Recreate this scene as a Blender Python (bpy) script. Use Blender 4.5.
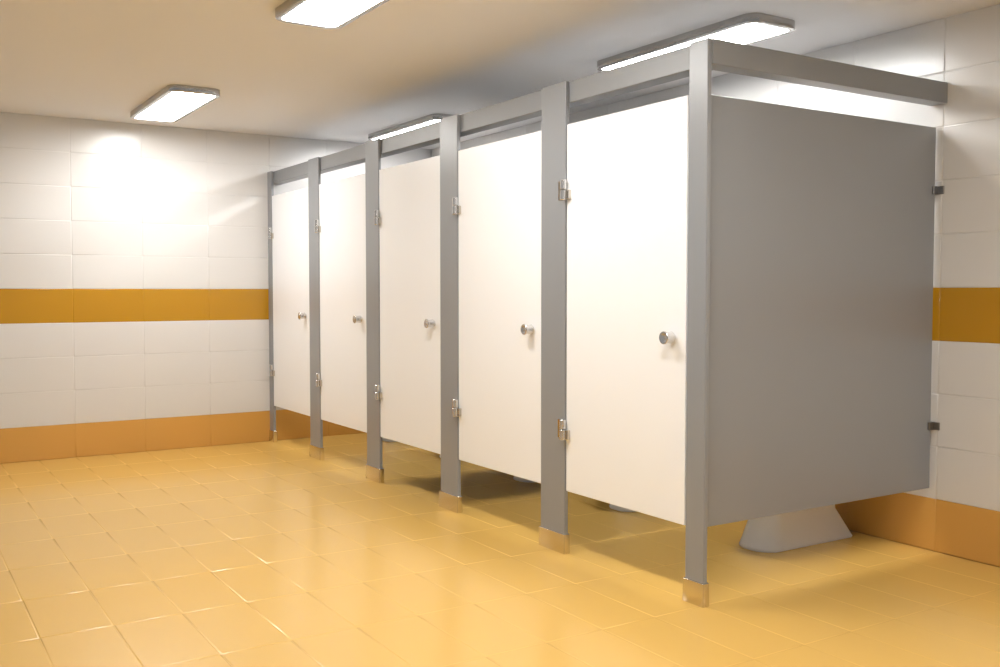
import bpy, bmesh, math
from mathutils import Vector, Matrix

# ---------------------------------------------------------------- scene, camera, light, exposure
for o in list(bpy.data.objects):
    bpy.data.objects.remove(o, do_unlink=True)
S = bpy.context.scene
COL = S.collection
U = 0.25                                    # one tile row is 25 cm: lengths below are in tile heights

cam_data = bpy.data.cameras.new('camera')
cam = bpy.data.objects.new('camera', cam_data)
COL.objects.link(cam)
cam.location = (-10.7547 * U, -10.023 * U, 4.941 * U)
yaw, pitch = math.radians(32.323), math.radians(-2.497)
cam.rotation_euler = (math.pi / 2 + pitch, 0, -yaw)
cam_data.sensor_width = 36.0
cam_data.lens = 979.4 / 1000 * 36.0
cam_data.clip_start = 0.02
S.camera = cam

world = bpy.data.worlds.new('world')
S.world = world
world.use_nodes = True
bg = world.node_tree.nodes['Background']
bg.inputs['Color'].default_value = (1.0, 0.99, 0.97, 1)
bg.inputs['Strength'].default_value = 0.34

LAMP = 36.0                                 # emission of the diffusers over the open floor
LAMP_STALLS = 37.0                          # the slightly dimmer lamps over the stalls

S.view_settings.view_transform = 'Standard'
S.view_settings.look = 'None'
S.view_settings.gamma = 1.0
S.view_settings.exposure = 0.0
S.view_settings.use_curve_mapping = False
S.cycles.use_denoising = True
S.cycles.max_bounces = 14
S.cycles.diffuse_bounces = 3
S.cycles.glossy_bounces = 6
S.cycles.sample_clamp_indirect = 8.0


# ---------------------------------------------------------------- materials
def mat(name, color, rough=0.5, metal=0.0, spec=0.5, bump=0.0, scale=200.0, vary=0.0):
    m = bpy.data.materials.new(name)
    m.use_nodes = True
    nt = m.node_tree
    b = nt.nodes['Principled BSDF']
    b.inputs['Base Color'].default_value = (*color, 1)
    b.inputs['Roughness'].default_value = rough
    b.inputs['Metallic'].default_value = metal
    b.inputs['Specular IOR Level'].default_value = spec
    if vary or bump:
        tc = nt.nodes.new('ShaderNodeTexCoord')
        nz = nt.nodes.new('ShaderNodeTexNoise')
        nz.inputs['Scale'].default_value = scale
        nz.inputs['Detail'].default_value = 3
        nt.links.new(tc.outputs['Object'], nz.inputs['Vector'])
        if vary:
            mr = nt.nodes.new('ShaderNodeMapRange')
            mr.inputs['To Min'].default_value = max(0.0, rough - vary)
            mr.inputs['To Max'].default_value = rough + vary
            nt.links.new(nz.outputs['Fac'], mr.inputs['Value'])
            nt.links.new(mr.outputs['Result'], b.inputs['Roughness'])
        if bump:
            bp = nt.nodes.new('ShaderNodeBump')
            bp.inputs['Strength'].default_value = bump
            bp.inputs['Distance'].default_value = 0.0005
            nt.links.new(nz.outputs['Fac'], bp.inputs['Height'])
            nt.links.new(bp.outputs['Normal'], b.inputs['Normal'])
    return m


def emit(name, color, strength):
    m = bpy.data.materials.new(name)
    m.use_nodes = True
    nt = m.node_tree
    b = nt.nodes['Principled BSDF']
    b.inputs['Base Color'].default_value = (0.9, 0.9, 0.9, 1)
    b.inputs['Emission Color'].default_value = (*color, 1)
    b.inputs['Emission Strength'].default_value = strength
    return m


M = {
    'floor_tile': mat('floor_tile', (0.74, 0.452, 0.115), 0.20),
    'base_tile': mat('base_tile', (0.68, 0.36, 0.085), 0.25, vary=0.03, scale=6),
    'stripe_tile': mat('stripe_tile', (0.50, 0.25, 0.010), 0.22, vary=0.03, scale=6),
    'white_tile': mat('white_tile', (0.73, 0.715, 0.70), 0.24, spec=0.6),
    'ceiling': mat('ceiling_paint', (0.80, 0.80, 0.815), 0.9, bump=0.15, scale=300),
    'grey': mat('grey_laminate', (0.258, 0.268, 0.280), 0.34, spec=0.9, vary=0.03, scale=40),
    'rail_grey': mat('grey_rail_laminate', (0.245, 0.253, 0.262), 0.38, spec=0.7, vary=0.03, scale=40),
    'door': mat('white_laminate', (0.91, 0.92, 0.94), 0.34, spec=0.7, vary=0.03, scale=40),
    'steel': mat('brushed_steel', (0.62, 0.57, 0.50), 0.14, 1.0),
    'chrome': mat('satin_chrome', (0.70, 0.69, 0.68), 0.25, 1.0, vary=0.04, scale=60),
    'lamp_metal': mat('satin_lamp_frame', (0.48, 0.47, 0.46), 0.22, 1.0),
    'dark_metal': mat('dark_steel', (0.30, 0.29, 0.28), 0.30, 1.0, vary=0.04, scale=60),
    'porcelain': mat('porcelain', (0.80, 0.79, 0.78), 0.12, vary=0.02, scale=12),
    'seat': mat('white_plastic', (0.78, 0.78, 0.77), 0.3, vary=0.03, scale=20),
    'lamp_glow': emit('lamp_diffuser_glow', (1.0, 0.995, 0.98), LAMP),
    'stall_lamp_glow': emit('stall_lamp_diffuser_glow', (1.0, 0.995, 0.98), LAMP_STALLS),
    'lamp_tray': mat('lamp_tray', (0.7, 0.7, 0.7), 0.5, vary=0.03, scale=20),
}


# ---------------------------------------------------------------- helpers
def obj(name, bm, m, parent=None, origin=(0, 0, 0), smooth_angle=40):
    """link a bmesh (in tile units, world place) as ONE mesh object whose origin is `origin` (tile units)"""
    org = Vector(origin)
    bmesh.ops.translate(bm, verts=bm.verts, vec=-org)
    bmesh.ops.scale(bm, verts=bm.verts, vec=(U, U, U))
    bmesh.ops.recalc_face_normals(bm, faces=bm.faces)
    me = bpy.data.meshes.new(name)
    bm.to_mesh(me)
    bm.free()
    me.materials.append(m)
    if smooth_angle:
        for p in me.polygons:
            p.use_smooth = True
        if smooth_angle < 180:
            me.set_sharp_from_angle(angle=math.radians(smooth_angle))
    o = bpy.data.objects.new(name, me)
    COL.objects.link(o)
    if parent is not None:
        o.parent = parent                    # the parent sits at the same origin
    else:
        o.location = org * U
    return o


def thing(name, label, cat, origin=(0, 0, 0), group=None):
    o = bpy.data.objects.new(name, None)
    o.empty_display_size = 0.1
    COL.objects.link(o)
    o.location = Vector(origin) * U
    return tag(o, label, cat, group)


def tag(o, label, cat, group=None):
    o['label'] = label
    o['category'] = cat
    if group:
        o['group'] = group
    return o


def struct(name, bm, m, label=None, smooth_angle=180):
    o = obj(name, bm, m, smooth_angle=smooth_angle)
    o['kind'] = 'structure'
    if label:
        o['label'] = label
    return o


def dup(root, delta, label):
    r = root.copy()
    COL.objects.link(r)
    r.location = root.location + Vector(delta) * U
    r['label'] = label
    for ch in list(root.children):
        c = ch.copy()
        COL.objects.link(c)
        c.parent = r
        for g in list(ch.children):
            d = g.copy()
            COL.objects.link(d)
            d.parent = c
    return r


def box(bm, x0, x1, y0, y1, z0, z1, bev=0.0, seg=2):
    r = bmesh.ops.create_cube(bm, size=1.0)
    vs = r['verts']
    bmesh.ops.scale(bm, verts=vs, vec=(x1 - x0, y1 - y0, z1 - z0))
    bmesh.ops.translate(bm, verts=vs, vec=((x0 + x1) / 2, (y0 + y1) / 2, (z0 + z1) / 2))
    if bev:
        es = list({e for v in vs for e in v.link_edges})
        bmesh.ops.bevel(bm, geom=es, offset=bev, segments=seg, profile=0.5, affect='EDGES')
    return bm


def lathe(bm, profile, center, axis='z', n=28):
    """profile: (radius, height along axis)"""
    rings = []
    for r, h in profile:
        ring = []
        if r < 1e-6:
            pts = [(0, 0, h)]
        else:
            pts = [(r * math.cos(2 * math.pi * k / n), r * math.sin(2 * math.pi * k / n), h) for k in range(n)]
        for a, b, c in pts:
            p = (a, b, c) if axis == 'z' else (-c, a, b)       # axis 'x': grows towards -x
            ring.append(bm.verts.new(Vector(p) + Vector(center)))
        rings.append(ring)
    for A, B in zip(rings, rings[1:]):
        if len(A) == 1 and len(B) == 1:
            continue
        for k in range(n):
            k2 = (k + 1) % n
            if len(A) == 1:
                bm.faces.new((A[0], B[k], B[k2]))
            elif len(B) == 1:
                bm.faces.new((A[k], A[k2], B[0]))
            else:
                bm.faces.new((A[k], A[k2], B[k2], B[k]))
    if len(rings[0]) > 1:
        bm.faces.new(rings[0])
    if len(rings[-1]) > 1:
        bm.faces.new(rings[-1])
    return bm


def rrect(cx, cy, hx, hy, r, n=6):
    pts = []
    r = min(r, hx - 1e-4, hy - 1e-4)
    for sx, sy, a0 in ((1, 1, 0), (-1, 1, 90), (-1, -1, 180), (1, -1, 270)):
        for k in range(n + 1):
            a = math.radians(a0 + 90 * k / n)
            pts.append((cx + sx * (hx - r) + r * math.cos(a), cy + sy * (hy - r) + r * math.sin(a)))
    return pts


def loft(bm, sections, cap0=True, cap1=True):
    """sections: list of lists of 3D points of equal length"""
    rings = [[bm.verts.new(p) for p in s] for s in sections]
    n = len(rings[0])
    for A, B in zip(rings, rings[1:]):
        for k in range(n):
            bm.faces.new((A[k], A[(k + 1) % n], B[(k + 1) % n], B[k]))
    if cap0:
        bm.faces.new(rings[0])
    if cap1:
        bm.faces.new(rings[-1])
    return bm


def tiles(a_lines, b_lines, place, w=0.018, d=0.012):
    """a field of tiles with rounded edges and shallow grooves; place(a, b, depth) gives the point in space"""
    bm = bmesh.new()
    prof = [(0.0, d), (0.25 * w, 0.95 * d), (0.5 * w, 0.55 * d), (0.78 * w, 0.17 * d), (1.0 * w, 0.0), (1.25 * w, 0.0)]
    for a0, a1 in zip(a_lines, a_lines[1:]):
        for b0, b1 in zip(b_lines, b_lines[1:]):
            rings = []
            for ins, dep in prof:
                rings.append([bm.verts.new(place(a, b, dep)) for a, b in (
                    (a0 + ins, b0 + ins), (a1 - ins, b0 + ins), (a1 - ins, b1 - ins), (a0 + ins, b1 - ins))])
            for A, B in zip(rings, rings[1:]):
                for k in range(4):
                    bm.faces.new((A[k], A[(k + 1) % 4], B[(k + 1) % 4], B[k]))
            bm.faces.new(rings[-1])
    return bm


def slab_behind(bm, x0, x1, y0, y1, z0, z1):
    return box(bm, x0, x1, y0, y1, z0, z1)


# ---------------------------------------------------------------- the room
D, L = 6.055, 21.15                         # right wall plane, left (far) wall plane
X0 = -13.945                                # where the modelled floor ends behind the camera
fx = [D - k for k in range(0, 21)][::-1]
fy = [1.1 + 2 * k for k in range(-7, 10)] + [L]
bm = tiles(fx, fy, lambda a, b, d: (a, b, -0.55 * d))
slab_behind(bm, X0, D + 0.3, fy[0], L + 0.3, -0.45, -0.0068)
struct('floor', bm, M['floor_tile'])

wy = [1.1 + 2 * k for k in range(-7, 10)] + [L]
wx = [D - 2 * k for k in range(0, 11)][::-1]


def right(a, b, d):
    return (D + d, a, b)


def left(a, b, d):
    return (a, L + d, b)


bm = tiles(wy, [1, 2, 3, 4], right)
b2 = tiles(wy, [5, 6, 7, 8, 9, 10], right)
tmp = bpy.data.meshes.new('tmp'); b2.to_mesh(tmp); b2.free(); bm.from_mesh(tmp); bpy.data.meshes.remove(tmp)
slab_behind(bm, D + 0.0122, D + 0.4, wy[0], L + 0.4, 0, 10)
struct('wall_right', bm, M['white_tile'])
struct('baseboard_right', tiles(wy, [0, 1], right), M['base_tile'])
struct('trim_1', tiles(wy, [4, 5], right), M['stripe_tile'])

bm = tiles(wx, [1, 2, 3, 4], left)
b2 = tiles(wx, [5, 6, 7, 8, 9, 10], left)
tmp = bpy.data.meshes.new('tmp'); b2.to_mesh(tmp); b2.free(); bm.from_mesh(tmp); bpy.data.meshes.remove(tmp)
slab_behind(bm, X0, D, L + 0.0122, L + 0.4, 0, 10)
struct('wall_left', bm, M['white_tile'])
struct('baseboard_left', tiles(wx, [0, 1], left), M['base_tile'])
struct('trim_2', tiles(wx, [4, 5], left), M['stripe_tile'])

bm = bmesh.new()
box(bm, X0, D + 0.4, fy[0], L + 0.4, 10.0, 10.4)
struct('ceiling', bm, M['ceiling'], smooth_angle=0)

# ---------------------------------------------------------------- toilet partitions
T = 0.083                                   # board thickness
HT = 8.80                                   # pilaster height
PITCH = 4.02
CEN = [5.105 + PITCH * k for k in range(4)]     # pilasters between the stalls, nearest first
HALF = 0.3925


def pilaster(y0, y1, label, group=None):
    yc = (y0 + y1) / 2
    t = thing('pilaster', label, 'partition post', (T / 2, yc, 0), group)
    bm = bmesh.new()
    box(bm, 0, T - 0.001, y0, y1, 0.05, HT, 0.012)
    obj('post_board', bm, M['grey'], t, (T / 2, yc, 0), smooth_angle=0)
    bm = bmesh.new()
    secs = []
    for z, e in ((0.0, 0.026), (0.008, 0.031), (0.366, 0.026), (0.370, 0.023)):
        secs.append([(x, y, z) for x, y in rrect(T / 2, yc, T / 2 + e, (y1 - y0) / 2 + e, 0.02, 3)])
    loft(bm, secs)
    s = obj('shoe', bm, M['steel'], t, (T / 2, yc, 0), smooth_angle=35)
    s['label'] = 'metal shoe at the foot'
    return t


pilaster(1.042, 1.455, 'narrow grey end post at the open corner nearest the viewer, beside the grey side panel')
p0 = pilaster(CEN[0] - HALF, CEN[0] + HALF, 'wide grey post between the nearest white door and the second door', 'posts between the stall doors')
for k, lab in ((1, 'wide grey post between the second and third white doors from the viewer'),
               (2, 'wide grey post between the third and fourth white doors from the viewer'),
               (3, 'wide grey post between the two white doors farthest from the viewer')):
    dup(p0, (0, PITCH * k, 0), lab)
pilaster(20.775, L, 'narrow grey end post against the far tiled wall')

ZB, ZT = 1.2, 8.0
DL = ['largest white stall door, nearest the viewer, beside the grey side panel',
      'second white stall door from the viewer',
      'third white stall door, the middle one of five',
      'fourth white stall door from the viewer, next to the farthest one',
      'smallest looking white stall door, farthest away by the tiled wall']


def stall_door(y0, y1, label):
    """y1 is the hinge side, y0 the knob side"""
    org = (0.045, (y0 + y1) / 2, ZB)
    t = thing('stall_door', label, 'door', org, 'white stall doors')
    bm = bmesh.new()
    box(bm, 0.006, 0.006 + 0.075, y0, y1, ZB, ZT, 0.008)
    obj('door_panel', bm, M['door'], t, org, smooth_angle=0)
    # knob: a turned cylinder with a lip and a dished face
    bm = bmesh.new()
    prof = [(0.0, -0.004), (0.068, -0.004), (0.070, 0.022), (0.074, 0.026), (0.096, 0.030), (0.099, 0.036), (0.095, 0.05), (0.086, 0.13),
            (0.088, 0.160), (0.100, 0.170), (0.105, 0.178), (0.105, 0.200), (0.100, 0.206), (0.090, 0.207),
            (0.060, 0.199), (0.030, 0.195), (0.0, 0.194)]
    lathe(bm, prof, (0.006, y0 + 0.30, 4.19), 'x', 32)
    k = obj('door_knob', bm, M['chrome'], t, org, smooth_angle=35)
    k['label'] = 'round satin chrome knob'
    for zc in (6.80, 2.36):
        bm = bmesh.new()
        yh = y1 + 0.005                                          # barrel axis, just on the post
        # leaf screwed on the post, the whole height
        box(bm, -0.022, -0.001, y1 + 0.05, y1 + 0.24, zc - 0.175, zc + 0.175, 0.006)
        # leaf on the door, the lower half
        box(bm, -0.060, 0.010, y1 - 0.125, y1 - 0.002, zc - 0.180, zc - 0.005, 0.010)
        h = obj('hinge', bm, M['steel'], t, org, smooth_angle=0)
        h['label'] = 'steel hinge'
        for z0, z1, r in ((zc + 0.004, zc + 0.185, 0.060), (zc - 0.190, zc - 0.004, 0.066)):
            bm = bmesh.new()
            lathe(bm, [(r * 0.85, z0), (r, z0 + 0.01), (r, z1 - 0.01), (r * 0.85, z1)], (-0.072, yh, 0), 'z', 24)
            bmesh.ops.translate(bm, verts=bm.verts, vec=(0, 0, 0))
            obj('hinge_barrel', bm, M['chrome'], h, org, smooth_angle=35)
    return t


d0 = stall_door(1.485, CEN[0] - HALF - 0.04, DL[0])
for k in range(1, 5):
    dup(d0, (0, PITCH * k, 0), DL[k])

# head rails
RZ0, RZ1 = 8.41, 8.795
bm = bmesh.new()
box(bm, T, 0.43, 1.365, L, RZ0, RZ1, 0.014)
tag(obj('head_rail', bm, M['rail_grey'], None, (0.25, 11, RZ0), smooth_angle=0), 'long grey head rail running above the five white doors', 'rail')
bm = bmesh.new()
box(bm, T + 0.002, D, 1.022, 1.362, RZ0, RZ1, 0.014)
tag(obj('head_rail', bm, M['rail_grey'], None, (3, 1.2, RZ0), smooth_angle=0), 'short grey head rail above the grey side panel, ending on the right wall', 'rail')


def bracket(bm, y, z):
    # U shaped clip holding a board against the wall
    box(bm, 5.90, D, y - 0.085, y - T / 2, z - 0.075, z + 0.075, 0.01)
    box(bm, 5.90, D, y + T / 2, y + 0.085, z - 0.075, z + 0.075, 0.01)
    box(bm, 6.025, D, y - 0.20, y + 0.20, z - 0.075, z + 0.075, 0.01)
    return bm


def wall_panel(y, name, label, cat, x0):
    org = (3.0, y, ZB)
    t = thing(name, label, cat, org, None)
    bm = bmesh.new()
    box(bm, x0, 6.0, y - T / 2, y + T / 2, ZB, 7.99, 0.010)
    obj('panel_board', bm, M['grey'], t, org, smooth_angle=0)
    for z in (6.82, 2.39):
        b = obj('wall_bracket', bracket(bmesh.new(), y, z), M['dark_metal'], t, org, smooth_angle=0)
        b['label'] = 'small dark metal bracket'
    return t


wall_panel(1.25, 'side_panel', 'large flat grey side panel closing the near end of the stalls', 'partition panel', T)
PL = ['grey dividing panel behind the post between the nearest and second doors',
      'grey dividing panel behind the post between the second and third doors',
      'grey dividing panel behind the post between the third and fourth doors',
      'grey dividing panel behind the post between the fourth and farthest doors']
dv = wall_panel(CEN[0], 'dividing_panel', PL[0], 'partition panel', T)
dv['group'] = 'dividing panels between the stalls'
for k in range(1, 4):
    dup(dv, (0, PITCH * k, 0), PL[k])


# ---------------------------------------------------------------- toilets
def toilet(yc, label):
    org = (4.5, yc, 0)
    t = thing('toilet', label, 'toilet', org, 'toilets inside the stalls')

    def sec(x0, x1, hy, z, rf, rb, n=10):
        # plan outline: round front (towards -x), squarer back
        pts = []
        for k in range(n + 1):
            a = math.pi / 2 * k / n
            pts.append((x0 + rf * (1 - math.sin(a)), yc + hy - min(rf, hy) * (1 - math.cos(a)), z))
        front = pts                                             # from side (+y) round to the front
        other = [(x, 2 * yc - y, z) for x, y, _ in reversed(front)]
        bk = []
        for k in range(4):
            a = math.pi / 2 * k / 3
            bk.append((x1 - rb * (1 - math.cos(a)), yc - hy + rb * (1 - math.sin(a)), z))
        bk = list(reversed(bk))
        back2 = [(x, 2 * yc - y, z) for x, y, _ in reversed(bk)]
        return front + other + bk + back2

    bm = bmesh.new()
    loft(bm, [sec(3.16, 5.66, 0.45, 0.0, 0.40, 0.06), sec(3.15, 5.67, 0.46, 0.03, 0.41, 0.06), sec(3.17, 5.64, 0.455, 0.07, 0.41, 0.06),
              sec(3.40, 5.26, 0.36, 0.62, 0.34, 0.06), sec(3.42, 5.20, 0.36, 0.95, 0.35, 0.06),
              sec(3.10, 5.30, 0.55, 1.30, 0.54, 0.08), sec(2.98, 5.40, 0.68, 1.58, 0.67, 0.10), sec(2.96, 5.42, 0.70, 1.64, 0.69, 0.10),
              sec(3.00, 5.40, 0.67, 1.66, 0.66, 0.10)])
    obj('bowl', bm, M['porcelain'], t, org, smooth_angle=50)
    bm = bmesh.new()
    loft(bm, [sec(2.96, 5.25, 0.69, 1.668, 0.68, 0.1), sec(2.93, 5.27, 0.715, 1.70, 0.70, 0.1), sec(2.95, 5.26, 0.70, 1.735, 0.69, 0.1)])
    obj('seat', bm, M['seat'], t, org, smooth_angle=50)
    bm = bmesh.new()
    loft(bm, [sec(2.96, 5.25, 0.69, 1.742, 0.68, 0.1), sec(2.94, 5.26, 0.71, 1.77, 0.70, 0.1), sec(3.05, 5.2, 0.62, 1.82, 0.61, 0.1)])
    obj('lid', bm, M['seat'], t, org, smooth_angle=50)
    bm = bmesh.new()
    loft(bm, [[(x, y, z) for x, y in rrect(5.68, yc, hx, hy, 0.12, 5)] for z, hx, hy in
              ((1.662, 0.33, 0.70), (1.70, 0.345, 0.72), (2.95, 0.36, 0.77), (3.00, 0.36, 0.77))])
    tk = obj('tank', bm, M['porcelain'], t, org, smooth_angle=50)
    bm = bmesh.new()
    loft(bm, [[(x, y, z) for x, y in rrect(5.67, yc, hx, hy, 0.13, 5)] for z, hx, hy in
              ((3.0, 0.375, 0.79), (3.09, 0.375, 0.79), (3.12, 0.35, 0.765))])
    obj('tank_lid', bm, M['porcelain'], tk, org, smooth_angle=50)
    bm = bmesh.new()
    lathe(bm, [(0.09, 3.11), (0.09, 3.14), (0.07, 3.155), (0, 3.155)], (5.67, yc, 0), 'z', 24)
    obj('flush_button', bm, M['chrome'], tk, org, smooth_angle=35)
    return t


TL = ['white porcelain toilet whose flared foot shows under the grey side panel',
      'white toilet in the second stall, foot glimpsed under the nearest door',
      'white toilet in the middle stall, foot glimpsed under the second door',
      'white toilet in the fourth stall, hidden behind the third and fourth doors',
      'white toilet in the farthest stall, edge of its foot glimpsed under the third door']
t0 = toilet(3.10, TL[0])
for k in range(1, 5):
    dup(t0, (0, PITCH * k, 0), TL[k])


# ---------------------------------------------------------------- ceiling lamps
def ceiling_lamp(xc, yc, label, glow):
    org = (xc, yc, 10.0)
    t = thing('ceiling_lamp', label, 'ceiling light', org, 'flat rectangular ceiling lamps')
    hx, hy = 0.645, 2.37
    bm = bmesh.new()
    prof = [(0.0, 10.0), (0.0, 9.855), (0.006, 9.842), (0.018, 9.837), (0.106, 9.837), (0.112, 9.842), (0.112, 9.93)]
    loft(bm, [[(x, y, z) for x, y in rrect(xc, yc, hx - i, hy - i, 0.27 - i, 8)] for i, z in prof], False, False)
    f = obj('lamp_frame', bm, M['lamp_metal'], t, org, smooth_angle=50)
    f['label'] = 'satin metal frame'
    bm = bmesh.new()
    loft(bm, [[(x, y, z) for x, y in rrect(xc, yc, hx - 0.110, hy - 0.110, 0.160, 8)] for z in (9.862, 9.92)])
    g = obj('diffuser', bm, M[glow], t, org, smooth_angle=30)
    g['label'] = 'glowing white diffuser'
    return t


l0 = ceiling_lamp(-4.0, 5.03, 'lit ceiling lamp at the top edge of the photo, over the open floor', 'lamp_glow')
dup(l0, (0, 12.03, 0), 'lit ceiling lamp over the open floor near the far tiled wall')
l1 = ceiling_lamp(3.36, 5.08, 'largest lit ceiling lamp, above the nearest stalls', 'stall_lamp_glow')
dup(l1, (0, 12.0, 0), 'lit ceiling lamp mostly hidden behind the head rail above the far stalls')
# two lamps added out of view to brighten the near doors and right side
dup(l0, (0, -7.4, 0), 'added ceiling lamp out of view over the open floor, brightening the near doors')
dup(l1, (0, -13.6, 0), 'added ceiling lamp out of view behind the viewer, brightening the right side')
